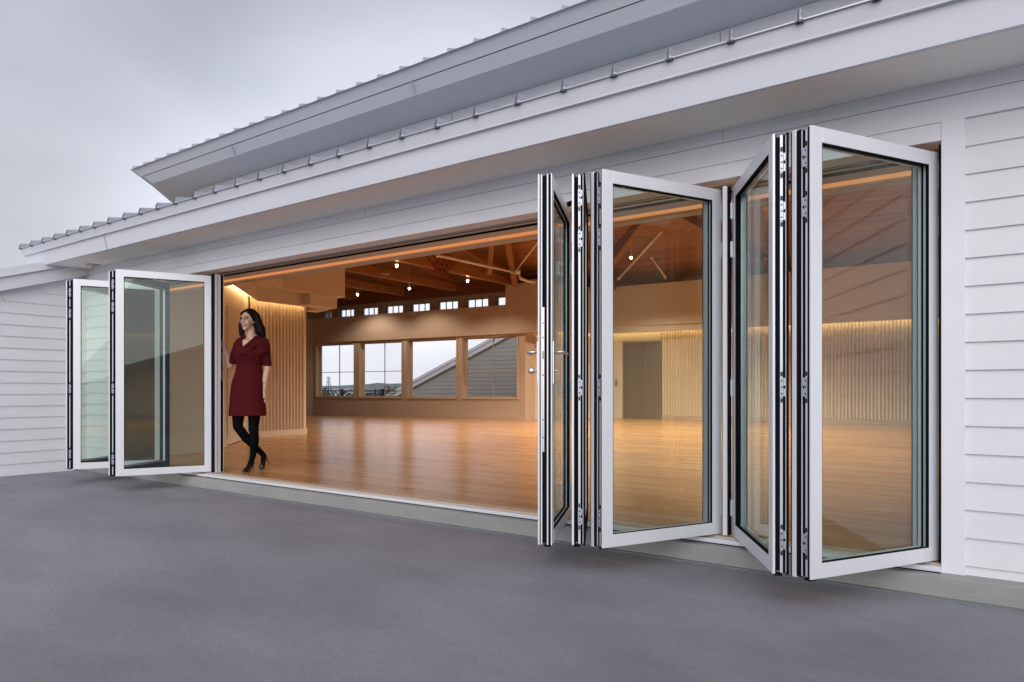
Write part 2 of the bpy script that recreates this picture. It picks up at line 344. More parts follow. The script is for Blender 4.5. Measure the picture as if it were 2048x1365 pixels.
# upper tier: front eave from the octagon corner, and the return at 45 degrees
MBu = MB()
c_top = (-10.60, 1.10); c_bot = (-10.25, 1.22); c_wal = (-9.98, 1.77); dr = Vector((-.7071, .7071))
zT, zM, zB = 4.21, 4.085, 3.965
def strip3(a, b, za, zb, mname, name, x1=8, ret=9, joints=()):
    m = MB(); ra = (a[0] + dr.x * ret, a[1] + dr.y * ret); rb = (b[0] + dr.x * ret, b[1] + dr.y * ret)
    m.add([(ra[0], ra[1], za), (a[0], a[1], za), (x1, a[1], za), (rb[0], rb[1], zb), (b[0], b[1], zb), (x1, b[1], zb)], [(0, 3, 4, 1), (1, 4, 5, 2)])
    m.cur = 1
    for x, y0, y1, z0_, z1_ in joints: m.add([(x, y0, z0_), (x + .0035, y0, z0_), (x + .0035, y1, z1_), (x, y1, z1_)], [(0, 1, 2, 3)])
    o = m.build(name, [M[mname], M['joint']], B); s = o.modifiers.new('s', 'SOLIDIFY'); s.thickness = .02; s.offset = -1; return o
lerp = lambda a, b, t: (a[0] + (b[0] - a[0]) * t, a[1] + (b[1] - a[1]) * t)
strip3(c_top, lerp(c_top, c_bot, .42), zT, zM, 'upfascia', 'upper_eave_flashing')
ms = lerp(c_top, c_bot, .50)
strip3(ms, c_bot, zM - .004, zB, 'upfascia', 'upper_fascia', joints=[(x, ms[1] - .024, c_bot[1] - .024, zM - .004, zB) for x in (-8.1, -4.9, -1.7)])
strip3(c_bot, c_wal, zB - .001, zB + .0, 'upsoffit', 'upper_soffit')
m = MB(); m.prism([(-9.98, 1.77), (8, 1.77), (8, 2.3), (-10.6, 2.3)], 2.9, zB - .002); m.cur = 1
for x in (-8.0, -4.9, -1.9, 1.2): m.box(x, 1.766, 2.95, x + .006, 1.769, zB - .01)
m.build('upper_wall', [M['siding'], M['dgrey']], B)
mb = MB(); PU = .34; up = lambda y: zT + (y - 1.10) * PU
mb.add([(-10.63, 1.07, up(1.07)), (8, 1.07, up(1.07)), (8, 8, up(8)), (-9, 8, up(8)), (-22.4, 12.84, 4.9), (8, 17, 4.9), (-9.8, 16.8, 4.7), (-11.2, 13.4, 4.8)],
       [(0, 1, 2, 3), (0, 3, 4), (3, 2, 5, 6), (3, 6, 7), (3, 7, 4)])
k = 0
while -10.55 + .3265 * k < 8:
    x = -10.575 + .3265 * k; k += 1; ye = 7 if x > -9 else 1.07 + (x + 10.63) * 3.6
    if ye < 1.3: ye = 1.3
    mb.extr([(0, 1.075, up(1.07)), (0, 1.08, up(1.07) + .045), (0, ye, up(ye) + .045), (0, ye, up(ye))], (x - .004, 0, 0), (x + .004, 0, 0))
    mb.extr([(0, 1.08, up(1.07) + .003), (0, 1.08, up(1.07) + .012), (0, ye, up(ye) + .012), (0, ye, up(ye))], (x - .02, 0, 0), (x + .02, 0, 0))
mb.build('upper_roof', M['roof'], B)
# small eave bracket by the left corner
mb = MB(); mb.box(-9.05, -.22, 2.40, -8.93, -.10, 2.412); mb.tube([(-8.99, -.16, 2.40), (-8.99, -.16, 2.34), (-9.0, -.30, 2.30), (-9.05, -.42, 2.26)], .008, 8); mb.build('bracket', M['winframe'], B)

# ------------------------------------------------------------------ wings with lap siding
def wing(name, origin, rz, length, ztop0, slope, label, z0=-.14, rake=.24, depth=5, step=.138, smat='siding'):
    """gable-like wing: wall runs along local +x from origin, outward -y, top edge ztop0 + slope*x"""
    e = empty(name, origin, rz, label=label, cat='building')
    mb = MB(); top = lambda x: ztop0 + slope * x
    n = int((max(top(0), top(length)) - z0) / step) + 1
    for i in range(n):
        a = z0 + i * step; b = a + step
        xs = [0, length]
        # clip the course against the rake
        xa = (b - ztop0) / slope if slope else 0
        if slope < 0: x0, x1 = 0, min(length, max(0, xa))
        else: x0, x1 = max(0, min(length, xa)), length
        if x1 - x0 < .02: continue
        mb.extr([(0, 0, a), (0, -.017, a), (0, -.004, b), (0, 0, b)], (x0, 0, 0), (x1, 0, 0))
    mb.add([(0, -.003, z0), (length, -.003, z0), (length, -.003, top(length)), (0, -.003, top(0)), (0, depth, z0), (length, depth, z0), (length, depth, top(length)), (0, depth, top(0))],
           [(0, 1, 2, 3), (4, 7, 6, 5), (0, 4, 5, 1), (1, 5, 6, 2), (3, 2, 6, 7), (0, 3, 7, 4)])
    mb.build('wall', M[smat], e)
    f = lambda t0, t1, y0, y1: [(0, y0, top(0) + t0), (0, y0, top(0) + t1), (0, y1, top(0) + t1), (0, y1, top(0) + t0)]
    def sl(t0, t1, y0, y1):
        v = [(0, y0, top(0) + t0), (length, y0, top(length) + t0), (length, y0, top(length) + t1), (0, y0, top(0) + t1),
             (0, y1, top(0) + t0), (length, y1, top(length) + t0), (length, y1, top(length) + t1), (0, y1, top(0) + t1)]
        return v, [(0, 1, 2, 3), (7, 6, 5, 4), (0, 4, 5, 1), (1, 5, 6, 2), (3, 2, 6, 7), (0, 3, 7, 4)]
    m = MB(); m.add(*sl(-.02, rake * .55, -.13, .05)); m.build('rake_board', M['fascia'], e)
    m = MB(); m.add(*sl(rake * .57, rake * .62, -.165, .05)); m.build('drip_edge', M['alu'], e)
    m = MB(); m.add(*sl(rake * .63, rake, -.15, depth)); m.build('roof', M['fascia'], e)
    return e
# left wing: wall in the plane x=-9.53 facing +X; local +x = world +Y, outward (-y local) = world +X
wing('side_wing', (-9.53, -7.5, 0), R(90), 7.62, 2.26 - .33 * 7.17, .33, 'white lap sided side wing with a sloping eave at the far left of the deck', depth=4)
# wing outside the back windows
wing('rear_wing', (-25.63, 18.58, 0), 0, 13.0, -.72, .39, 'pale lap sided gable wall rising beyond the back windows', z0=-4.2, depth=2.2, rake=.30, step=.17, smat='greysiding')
# building behind the camera mirrored in the glass
wing('opposite_wing', (6.3, -4.4, 0), R(-118), 9, 2.3, -.33, 'grey lap sided gable across the deck mirrored in the left door glass', depth=4)

# ------------------------------------------------------------------ interior
A_, B_ = Vector((-19.57, 11.63)), Vector((-11.09, 12.30)); L = (B_ - A_).length; ang = math.atan2(B_.y - A_.y, B_.x - A_.x)
RM = Matrix.Translation((A_.x, A_.y, 0)) @ Matrix.Rotation(ang, 4, 'Z')
wins = [(.27, 1.93), (2.29, 4.00), (4.35, 6.15), (6.50, 8.30)]
holes = [(a - .09, b + .03, .63, 2.46) for a, b in wins]
def rbuild(mb, name, m, parent=B, **k): return mb.xf(RM).build(name, M[m] if isinstance(m, str) else m, parent, **k)
rbuild(holewall(MB(), 0, L, -.05, 2.51, 0, .28, holes), 'inner_wall', 'drybrown')
mb = MB(); mb.box(-.1, -.06, 2.512, L - .05, .10, 3.37); rbuild(mb, 'bulkhead', 'drybrown', bevel=.004)
mb = MB(); mb.box(-.1, .101, 3.0, L, .7, 3.36); rbuild(mb, 'ledge', 'drybrown')
mb = MB(); mb.box(0, -.018, 0, L, -.0005, .13); rbuild(mb, 'baseboard', 'drybrown', bevel=.003)
cl = [(-.2, .39), (.82, 1.45), (1.88, 2.54), (2.95, 3.63), (4.05, 4.74), (5.15, 5.85), (6.26, 6.98), (7.37, 8.1)]
rbuild(holewall(MB(), -1.2, L + 1.5, 3.3, 4.7, .5, .72, [(a - .10, b + .03, 3.36, 3.72) for a, b in cl]), 'inner_wall', 'drybrown')
mb = MB(); mb.box(-1.2, .40, 3.84, L + .3, .498, 4.25); rbuild(mb, 'eave_beam', 'beamx')
for i, (a, b) in enumerate(wins):
    z0, z1 = .63, 2.46; mb = MB()
    for q in ((a - .09, z0, a - .045, z1), (b - .015, z0, b + .03, z1), (a - .045, z0, b - .015, z0 + .04), (a - .045, z1 - .04, b - .015, z1)):
        mb.box(q[0] + .001, .17, q[1] + .001, q[2] - .001, .23, q[3] - .001)
    if i != 2:
        mb.cur = 1; xm = (a + b) / 2; mb.box(xm - .011, .19, z0 + .04, xm + .011, .215, z1 - .04); zm = z0 + (z1 - z0) * .47
        mb.box(a - .04, .188, zm - .011, b - .02, .213, zm + .011); 
    fr = mb.xf(RM).build('window', [M['winframe'], M['drybrown']], B)
    if i != 2:
        mb = MB(); mb.box(a - .045, .20, z0 + .03, b - .015, .204, z1 - .03); rbuild(mb, 'pane', 'winglass', fr)
    mb = MB(); mb.box(a - .14, -.03, z0 - .03, b + .08, -.001, z0 - .001); mb.box(a - .14, -.022, z0, a - .092, -.001, z1); mb.box(b + .032, -.022, z0, b + .08, -.001, z1)
    rbuild(mb, 'window_trim', 'drybrown', fr)
for a, b in cl:
    mb = MB()
    z0, z1 = 3.36, 3.72
    for q in ((a - .10, z0, a - .05, z1), (b, z0, b + .03, z1), (a - .05, z1 - .03, b, z1)): mb.box(q[0] + .001, .6, q[1], q[2] - .001, .64, q[3] - .001)
    for t in (1 / 3, 2 / 3): x = a - .05 + (b - a + .05) * t; mb.box(x - .012, .605, z0, x + .012, .635, z1 - .03)
    fr = rbuild(mb, 'clerestory_window', 'winframe')
    mb = MB(); mb.box(a - .05, .62, z0, b, .623, z1 - .03); rbuild(mb, 'pane', 'winglass', fr)
# left rear facet of the octagon with one window
LM = Matrix.Translation((A_.x, A_.y, 0)) @ Matrix.Rotation(R(225), 4, 'Z')
mb = holewall(MB(), 0, 6, -.05, 2.5, 0, -.28, [(.55, 2.3, .63, 2.46), (2.75, 4.5, .63, 2.46)]); mb.xf(LM).build('inner_wall', M['drybrown'], B)
mb = MB(); mb.box(0, -.1, 2.5, 6, .08, 3.37); mb.xf(LM).build('bulkhead', M['drybrown'], B)
mb = holewall(MB(), -.6, 6, 3.3, 4.7, -.5, -.7, [(.45, 1.1, 3.36, 3.72), (1.6, 2.2, 3.36, 3.72)]); mb.xf(LM).build('inner_wall', M['drybrown'], B)
mb = MB()
for a, b in ((.55, 2.3), (2.75, 4.5)):
    mb.box(a, -.2, .63, a + .05, -.15, 2.46); mb.box(b - .05, -.2, .63, b, -.15, 2.46); mb.box((a + b) / 2 - .012, -.2, .63, (a + b) / 2 + .012, -.17, 2.46); mb.box(a, -.199, 1.40, b, -.171, 1.425)
mb.xf(LM).build('window', M['winframe'], B)
for p_, q_ in (((-9.9, 2.3), (-13.2, 3.3)), ((-13.2, 3.3), (-22.6, 8.1))):
    mb = MB(); dd = (Vector(q_) - Vector(p_)).normalized() * .2; mb.prism([p_, q_, (q_[0] + dd.y, q_[1] - dd.x), (p_[0] + dd.y, p_[1] - dd.x)], 2.6 if p_[0] > -10 else -.1, 4.18); mb.build('rear_wall', M['siding'], B)

def corr_wall(path, z0, z1, pitch, amp, nside, name, parent, m):
    """ribbed wall following a plan path"""
    pts = []; 
    for i in range(len(path) - 1):
        p = Vector(path[i]); q = Vector(path[i + 1]); Ls = (q - p).length; n = max(2, int(Ls / pitch * 10)); d = (q - p) / Ls; nn = Vector((d.y, -d.x)) * nside
        for j in range(n):
            t = j / n * Ls; w_ = .5 + .5 * math.cos(2 * math.pi * t / pitch); w_ = min(1, max(0, w_ * 1.5 - .25))
            pts.append(p + d * t + nn * amp * w_)
    pts.append(Vector(path[-1]))
    mb = MB(); k = len(pts)
    mb.add([(p.x, p.y, z0) for p in pts] + [(p.x, p.y, z1) for p in pts], [(i, i + 1, k + i + 1, k + i) for i in range(k - 1)])
    return mb.build(name, m, parent, smooth=True)
def path_wall(path, z0, z1, th, nside):
    """thickened polyline -> prism; returns MB"""
    P = [Vector(p) for p in path]; off = []
    for i, p in enumerate(P):
        ns = []
        if i > 0: d = (p - P[i - 1]).normalized(); ns.append(Vector((d.y, -d.x)))
        if i < len(P) - 1: d = (P[i + 1] - p).normalized(); ns.append(Vector((d.y, -d.x)))
        n = sum(ns, Vector((0, 0))).normalized(); c_ = n.dot(ns[0]); off.append(p + n * nside * th / max(c_, .3))
    mb = MB(); n = len(P)
    for i in range(n - 1):
        mb.prism([tuple(P[i]), tuple(P[i + 1]), tuple(off[i + 1]), tuple(off[i])], z0, z1)
    return mb, off

# right core
G = [(-11.15, 12.80), (-11.05, 13.9), (-10.55, 14.8), (-9.75, 15.32)]
G2 = [(-8.15, 15.40), (-3.5, 15.6), (3.6, 15.85)]
corr_wall(G, .10, 2.70, .085, .042, 1, 'ribbed_wall', B, M['corr'])
corr_wall(G2, .10, 2.70, .085, .042, 1, 'ribbed_wall', B, M['corr'])
GALL = G + [(-9.62, 15.34)]
m, _ = path_wall(G + [(-8.15, 15.40)] + G2[1:], -.05, 2.9, .3, -1); m.build('inner_wall', M['drywall'], B)
m, _ = path_wall(G, 0, .11, .045, 1); m.build('baseboard', M['corr'], B)
m, _ = path_wall(G2, 0, .11, .028, 1); m.build('baseboard', M['drybrown'], B)
F = [(-11.6, 12.17), (-10.58, 12.2), (-10.62, 13.26), (-10.4, 13.95), (-9.95, 14.5), (-9.4, 14.8), (-6.4, 15.0), (-3.5, 15.1), (3.6, 15.3)]
mb = MB(); mb.prism([F[0], (-10.52, 12.19), (-10.45, 12.95), (-11.6, 12.95)], 2.515, 3.95); mb.build('bulkhead', M['drybrown'], B, bevel=.004)
m, off = path_wall(F[1:], 2.80, 4.02, .34, -1); m.build('bulkhead', M['drywall'], B)
m, off = path_wall([(p[0] - .0, p[1] + .10) if i > 3 else (p[0] - .1, p[1]) for i, p in enumerate(F[2:])], 2.62, 2.799, .2, -1); m.build('bulkhead_lip', M['drywall'], B)
# led strips hidden behind the lip
def led(path, z, nside, o, name='cove_light'):
    m, _ = path_wall([tuple(Vector(p)) for p in path], z, z + .02, .03, nside); return m.build(name, M['led'], B)
led([(x + .10 if i < 3 else x, y - .02 if i < 3 else y - .13) for i, (x, y) in enumerate(G)] + [(-8.15, 15.27), (-3.5, 15.47), (3.6, 15.72)], 2.66, 1, 0)
mb = MB(); mb.box(-11.14, 12.29, -.05, -10.98, 12.8, 2.6); mb.build('inner_wall', M['drybrown'], B)
mb = MB(); mb.box(-11.19, 12.36, 2.49, -10.75, 12.7, 2.512); mb.build('ceiling_panel', M['drywall'], B)

# elevator
EV = empty('elevator', (-8.72, 15.36, 0), R(3), label='closed steel elevator doors in the ribbed back wall', cat='elevator')
mb = MB(); mb.box(-.62, -.06, 0, -.54, .05, 2.36); mb.box(.54, -.06, 0, .62, .05, 2.36); mb.box(-.54, -.06, 2.28, .54, .05, 2.36); mb.build('door_frame', M['lift'], EV)
MB().box(-.538, -.03, .01, -.002, .02, 2.278).build('door_panel', M['lift'], EV); MB().box(.002, -.022, .01, .538, .02, 2.278).build('door_panel', M['lift'], EV)
MB().box(-.90, -.012, 1.0, -.83, -.002, 1.22).build('call_button', M['steel'], EV)

# left core: flat wall with door, ribbed wall, coves
a_, b_, c_ = (-9.05, 1.40), (-11.10, 3.40), (-11.17, 4.66)
m, _ = path_wall([(-9.05, .62), a_, b_], -.05, 2.75, .2, -1)
m = MB(); m.prism([(-9.05, .3), a_, b_, (-11.35, 3.4), (-11.9, .3)], -.05, 2.75); m.build('inner_wall', M['drywall'], B)
m = MB(); m.prism([(-11.16, 3.43), (-11.25, 4.66), (-13.5, 5.9), (-13.5, 3.43)], -.05, 2.75); m.build('inner_wall', M['drywall'], B)
corr_wall([b_, c_, (-11.3, 4.78), (-13.4, 5.95)], .10, 2.62, .078, .045, 1, 'ribbed_wall', B, M['corr'])
m, _ = path_wall([b_, c_, (-11.3, 4.80)], 0, .11, .05, 1); m.build('baseboard', M['corr'], B)
d45 = Vector((-1, .9756)).normalized(); n45 = Vector((-.6983, -.7158)) * -1
m = MB(); 
def on45(s0, s1, z0, z1, t0, t1):
    o = Vector(a_); p, q = o + d45 * s0, o + d45 * s1; nn = Vector((d45.y, -d45.x))
    return [tuple(p + nn * t0), tuple(q + nn * t0), tuple(q + nn * t1), tuple(p + nn * t1)], z0, z1
m.prism(*on45(0, 1.05, 0, .12, .0005, .02)); m.build('baseboard', M['corr'], B); m = MB(); m.prism(*on45(2.2, 2.84, 0, .12, .0005, .02)); m.build('baseboard', M['corr'], B)
D = MB(); D.prism(*on45(1.10, 2.12, .012, 2.20, .0005, .012)); D = D.build('door', M['drywall'], B)
m = MB(); m.prism(*on45(1.092, 2.128, .0, 2.208, .0003, .003)); m.build('door_gap', M['shadow'], B)
m = MB(); m.prism(*on45(2.835, 2.86, .0, 2.6, .0003, .004)); m.build('corner_joint', M['shadow'], B)
mb = MB(); 
lb = [(-9.0, 1.58), (-9.3, 1.88), (-10.78, 3.36), (-10.84, 4.95)]
m = MB(); m.prism([(-9.0, .66), lb[0], lb[2], lb[3], (-11.0, 4.95), (-10.96, 3.48), (-9.2, 1.72), (-9.12, .66)], 2.50, 2.72); m.build('bulkhead_lip', M['drywall'], B)
m = MB(); m.prism([(-10.83, 4.4), (-10.62, 4.4), (-10.62, 5.05), (-11.6, 5.35), (-11.6, 5.0), (-10.83, 4.97)], 2.501, 2.719); m.build('bulkhead_lip', M['drywall'], B)
m = MB(); m.prism([(-9.0, .66), (-9.0, 2.2), (-9.52, 2.72), (-11.0, 2.72), (-11.0, .66)], 2.722, 3.15); m.prism([(-9.5, 2.7), (-9.78, 2.98), (-10.52, 3.70), (-10.56, 5.20), (-12.2, 5.3), (-12.8, 5.3), (-12.6, 3.3), (-11, 2.7)], 2.7221, 4.0); m.build('bulkhead', M['drywall'], B)
m, _ = path_wall([(-9.16, 1.5), (-11.03, 3.42), (-11.10, 4.62)], 2.56, 2.58, .03, 1); m.build('cove_light', M['led'], B)

# roof boards ceiling (fan of facets) with uv along each eave
E_ = [(-13.2, 3.1, 4.1), (-22.8, 8.1, 4.2), (-24, 10, 4.2), (-20.2, 12.7, 4.2), (-11.0, 13.3, 4.2), (-9.9, 16.0, 4.2), (5, 16.6, 4.2), (6, 2.3, 3.95), (-9.9, 2.3, 3.95)]
AP = (-8.2, 7.2, 5.85)
me_v = []; me_f = []; uvs = []
for i in range(len(E_)):
    p, q = Vector(E_[i]), Vector(E_[(i + 1) % len(E_)]); d = (q - p).normalized(); n_ = (q - p).cross(Vector(AP) - p).normalized(); t = n_.cross(d)
    o = len(me_v)
    for v in (p, q, Vector(AP)): me_v.append(tuple(v)); uvs.append(((v - p).dot(d), (v - p).dot(t)))
    me_f.append((o, o + 1, o + 2))
me = bpy.data.meshes.new('wood_ceiling'); me.from_pydata(me_v, [], me_f); me.materials.append(M['deckwood'])
ul = me.uv_layers.new(name='UVMap')
for i, l in enumerate(me.loops): ul.data[i].uv = uvs[l.vertex_index]
o = bpy.data.objects.new('wood_ceiling', me); col.objects.link(o); o.parent = B
mb = MB(); mb.add([(x, y, z + .07) for x, y, z in me_v], me_f); mb.build('rear_roof', M['fascia'], B)
# sealing back and right walls above the bulkheads
mb = MB(); mb.prism([(-11.0, 13.2), (-9.9, 16.2), (-9.9, 16.5), (-11.3, 13.3)], -.1, 4.6); mb.box(-10, 16.3, -.1, 6, 16.6, 4.6); mb.box(5, .6, -.1, 5.2, 16.6, 4.6); mb.build('inner_wall', M['drybrown'], B)
mb = MB(); mb.box(-7.6, 15.75, 3.9, -5.6, 16.1, 4.55); mb.build('duct_box', M['drybrown'], B)
# trusses
zc_at = lambda y: 4.2 + (13.1 - y) * .262
for X in (-11.45, -13.5, -15.55, -17.6):
    yb = 12.35 - (-11.1 - X) * .08
    MB().box(X - .075, 6.4, 3.92, X + .075, yb, 4.15).build('truss_beam', M['beam'], B, bevel=.006)
    MB().bar((X, yb - .1, 4.22), (X, 7.2, 5.3), .13, .22).build('truss_rafter', M['beam'], B)
    if X < -11.6:
        MB().bar((X, 8.6, 4.1), (X, 7.4, 5.0), .10, .14).build('truss_brace', M['beam'], B)
mb = MB(); mb.bar((-11.45, 8.9, 4.1), (-11.0, 7.2, 5.1), .13, .2); mb.build('truss_brace', M['beam'], B)
mb = MB(); mb.bar((-11.0, 10.6, 4.05), (-9.6, 8.9, 5.2), .13, .2); mb.build('truss_brace', M['beam'], B)
mb = MB(); mb.bar((-11.2, 12.1, 3.95), (-9.8, 9.6, 5.1), .16, .24); mb.build('hip_rafter', M['beam'], B)
mb = MB(); mb.bar((-9.3, 14.6, 4.02), (-8.4, 6.9, 5.8), .16, .26); mb.build('hip_rafter', M['beam'], B)
mb = MB(); mb.bar((-10.1, 14.6, 4.0), (-6.4, 10.9, 5.25), .17, .30); mb.build('hip_rafter', M['beam'], B)
mb = MB(); mb.bar((-5.9, 15.2, 3.9), (-5.9, 14.4, 5.0), .2, .2); mb.build('post', M['beam'], B)
mb = MB(); mb.bar((-4.6, 15.9, 4.15), (-6.9, 8.0, 5.6), .15, .24); mb.build('hip_rafter', M['beam'], B)
# gusset plate with bolts on the near truss
gx = -11.45 + .08; mb = MB(); cy, cz = 9.05, 4.10
mb.extr([(0, -.62, .12), (0, -.35, .25), (0, .38, .25), (0, .62, .05), (0, .06, -.34), (0, -.1, -.34)], (gx, cy, cz), (gx + .012, cy, cz)); mb.cur = 1
for dy, dz in ((-.3, .1), (-.1, .1), (.1, .1), (.3, .1), (-.2, -.05), (0, -.05), (.2, -.05), (-.05, -.2), (.1, -.2)): mb.tube([(gx + .011, cy + dy, cz + dz), (gx + .035, cy + dy, cz + dz)], .022, 8)
mb.build('gusset_plate', [M['brass'], M['shadow']], B)
# pipes
def pipe(pts, r, label, grp='white pipes under the wooden ceiling'):
    mb = MB(); mb.tube(pts, r, 10)
    for p in (pts[0], pts[-1]): mb.ell(p, (r * 1.6,) * 3, n=10, m=6)
    return tag(mb.build('pipe', M['pipe'], smooth=True), label, 'pipe', grp)
pipe([(-10.27, 7.67, 3.93), (-10.8, 11.56, 4.14)], .035, 'long white pipe running under the beams towards the back corner')
pipe([(-10.75, 11.6, 4.16), (-10.72, 11.65, 3.98), (-10.6, 11.9, 3.92), (-10.55, 12.5, 3.96)], .045, 'thick white pipe bend dropping onto the tan bulkhead')
pipe([(-10.7, 11.4, 4.15), (-8.7, 9.4, 4.32)], .02, 'thin white brace rod rising right from the pipe bend')
pipe([(-8.9, 14.1, 4.14), (-6.5, 12.1, 5.05)], .032, 'slanted white pipe beside the hip rafter behind the door glass')
pipe([(-7.7, 13.7, 4.55), (-7.5, 14.2, 4.05)], .028, 'short slanted white rod above the beige bulkhead behind glass')
pipe([(-14.3, 9.0, 4.15), (-13.2, 9.0, 3.98)], .02, 'short thin white strut between the dark beams left of the lamps')
# lamps
def lamp(p, label, power=60, cone=140):
    e = empty('ceiling_spotlight', p, label=label, cat='lamp', group='small spotlights under the wooden ceiling')
    MB().tube([(0, 0, .10), (0, 0, .012)], .035, 12, .05).build('housing', M['pipe'], e, smooth=False)
    MB().tube([(0, 0, .6), (0, 0, .1)], .006, 6).build('stem', M['pipe'], e)
    bl = MB(); bl.ell((0, 0, -.02), (.026, .026, .030)); bl.build('bulb', M['bulb'], e, smooth=True)
    ld = bpy.data.lights.new('bulb_light', 'SPOT'); ld.spot_size = R(cone); ld.spot_blend = .5; ld.energy = power * 1.5; ld.color = (1, .82, .63); ld.shadow_soft_size = .035
    lo = bpy.data.objects.new('bulb_light', ld); col.objects.link(lo); lo.parent = e; lo.location = (0, 0, -.12)
    return e
lamp((-16.38, 10.82, 3.9), 'small lit spotlight nearest the left bulkhead', 70)
lamp((-14.13, 10.80, 3.9), 'small lit spotlight above the middle clerestory windows', 70)
lamp((-11.62, 7.73, 3.86), 'bright lit spotlight just under the orange lit header', 110)
lamp((-11.70, 10.53, 3.86), 'small lit spotlight under the big beam right of the others', 90)
lamp((-7.59, 12.14, 4.3), 'lit spotlight on the hip rafter seen through the folded door glass', 420)
lamp((-4.2, 9.5, 4.6), 'unseen spotlight added to brighten the right of the hall', 950, 138)  # extra lamp, hidden by the header, raises the interior light
lamp((-6.5, 8.5, 4.7), 'unseen spotlight added high behind the header', 950, 136)  # added fill for the hall and left core, out of sight
lamp((-2.6, 4.4, 4.6), 'unseen spotlight added high over the right side of the floor', 450, 92)  # added narrow-cone fill, kept from spilling onto the deck

# ------------------------------------------------------------------ folding glass doors
H = 2.088
def panel(hinge, outer, side, label, kind='A'):
    """hinge, outer: plan points of the outside face; side=+1 thickness lies to the left of hinge->outer, -1 right"""
    h = Vector(hinge); o = Vector(outer); d = o - h; Lp = d.length
    e = empty('folding_door_panel', (h.x, h.y, .012), math.atan2(d.y, d.x), label=label, cat='door', group='folding glass door panels of the wide opening')
    S = side; T = lambda t: t * S
    def ring(t0, t1, ins, wdt, mname, name, bev=0, top=0):
        mb = MB(); y0, y1 = sorted((T(t0), T(t1))); x0, x1, z0, z1 = ins, Lp - ins, ins, H - .012 - ins
        for q in ((x0, z0, x0 + wdt, z1), (x1 - wdt, z0, x1, z1), (x0 + wdt, z0, x1 - wdt, z0 + wdt), (x0 + wdt, z1 - wdt, x1 - wdt, z1)):
            mb.box(q[0], y0, q[1], q[2], y1, q[3])
        return mb.build(name, M[mname], e, bevel=bev)
    prof = dict(
        A=((0, .010, 0, .070, 'alu', 'frame', .0015), (.0102, .0215, .003, .064, 'gasket', 'gasket', 0), (.0217, .0265, .010, .055, 'core', 'frame_core', 0), (.0267, .0380, .007, .055, 'hinge', 'hinge_channel', 0),
           (.0382, .0540, .007, .058, 'gasket', 'thermal_break', 0), (.0542, .0600, .005, .060, 'alu', 'frame_core', 0), (.0602, .0830, .000, .045, 'gasket', 'gasket', 0), (.0832, .1060, -.006, .052, 'alu', 'frame', .0015), (.1062, .1150, -.003, .047, 'gasket', 'gasket', 0)),
        B=((0, .012, 0, .070, 'alu', 'frame', .0015), (.0122, .0190, .003, .064, 'gasket', 'gasket', 0), (.0192, .0360, .014, .050, 'gasket', 'thermal_break', 0), (.0362, .0480, .006, .060, 'hinge', 'hinge_channel', 0), (.0482, .0600, .004, .066, 'gasket', 'gasket', 0), (.0602, .0640, .006, .064, 'alu', 'frame_core', 0), (.0642, .0740, -.002, .070, 'gasket', 'gasket', 0)),
        C=((0, .007, 0, .070, 'alu', 'frame', .0015), (.0072, .0215, .004, .064, 'gasket', 'gasket', 0), (.0217, .0290, .002, .066, 'alu', 'frame_core', 0), (.0292, .0430, .008, .058, 'gasket', 'thermal_break', 0), (.0432, .0560, .010, .056, 'gasket', 'lock_channel', 0),
           (.0562, .0640, .003, .062, 'alu', 'frame_core', 0), (.0642, .0700, .004, .062, 'gasket', 'gasket', 0), (.0702, .0800, .000, .070, 'alu', 'frame', .0015)))[kind]
    for q in prof: ring(*q[:6], bev=q[6])
    ring(.0472, min(.0605, prof[-1][1] - .001), .060, .0103, 'alu', 'frame_liner')
    y0, y1 = sorted((T(.022), T(.026))); MB().box(.0615, y0, .0615, Lp - .0615, y1, H - .0735).build('glass', M['glass'], e)
    y0, y1 = sorted((T(.042), T(.046))); MB().box(.0645, y0, .0645, Lp - .0645, y1, H - .0765).build('glass', M['glass'], e)
    ring(.0025, .0125, .0702, .004, 'gasket', 'glazing_bead')
    # hinges on the outer edge and at the hinge edge
    th = {'A': .032, 'B': .042, 'C': .05}[kind]
    for xe, sg in ((Lp, 1), (0, -1)):
        if kind == 'C' and sg > 0: continue
        for z in (.16, .88, 1.71, 1.94):
            mb = MB()
            if sg < 0:
                y0, y1 = sorted((T(-.010), T(.012))); mb.box(xe - .010, y0, z - .048, xe - .0005, y1, z + .048)
                for dz in (-.036, .036): mb.tube([(xe - .010, T(-.010), z + dz - .012), (xe - .010, T(-.010), z + dz + .012)], .009, 10)
            else:
                a, b = xe - .012, xe - .0005; y0, y1 = sorted((T(th - .008), T(th + .007)))
                mb.box(a, y0, z - .045, b, y1, z + .045)
                y0, y1 = sorted((T(th + .0075), T(th + .016)))
                for dz in (-.024, .026): mb.box(a, y0, z + dz - .019, b + .003, y1, z + dz + .017)
            hg = mb.build('hinge', M['core' if sg > 0 else 'hinge'], e, bevel=.001)
            if sg > 0:
                mb = MB()
                for dz in (-.030, 0, .030): mb.tube([(xe - .002, T(th), z + dz), (xe + .0002, T(th), z + dz)], .0042, 8)
                y0, y1 = sorted((T(th - .004), T(th + .004)))
                for dz in (-.062, .062): mb.box(xe - .014, y0, z + dz - .010, xe - .0005, y1, z + dz + .010)
                mb.build('screw', M['slot'], hg)
    mb = MB()
    y0, y1 = sorted((T(.010), T(.045))); mb.box(Lp - .040, y0, -.010, Lp - .006, y1, -.001); mb.build('end_cap', M['gasket'], e)
    e['len'] = Lp
    return e
JW = 'jamb'
p1 = panel((-.215, .035), (-.668, -.73), -1, 'rightmost glass door panel, widest looking, hinged at the right white casing')
p2 = panel((-1.265, .045), (-.840, -.718), 1, 'narrow looking glass door panel folded against the left side of the rightmost one', 'B')
p3 = panel((-1.330, .045), (-1.735, -.720), -1, 'middle glass door panel with the elevator and orange strip seen through it')
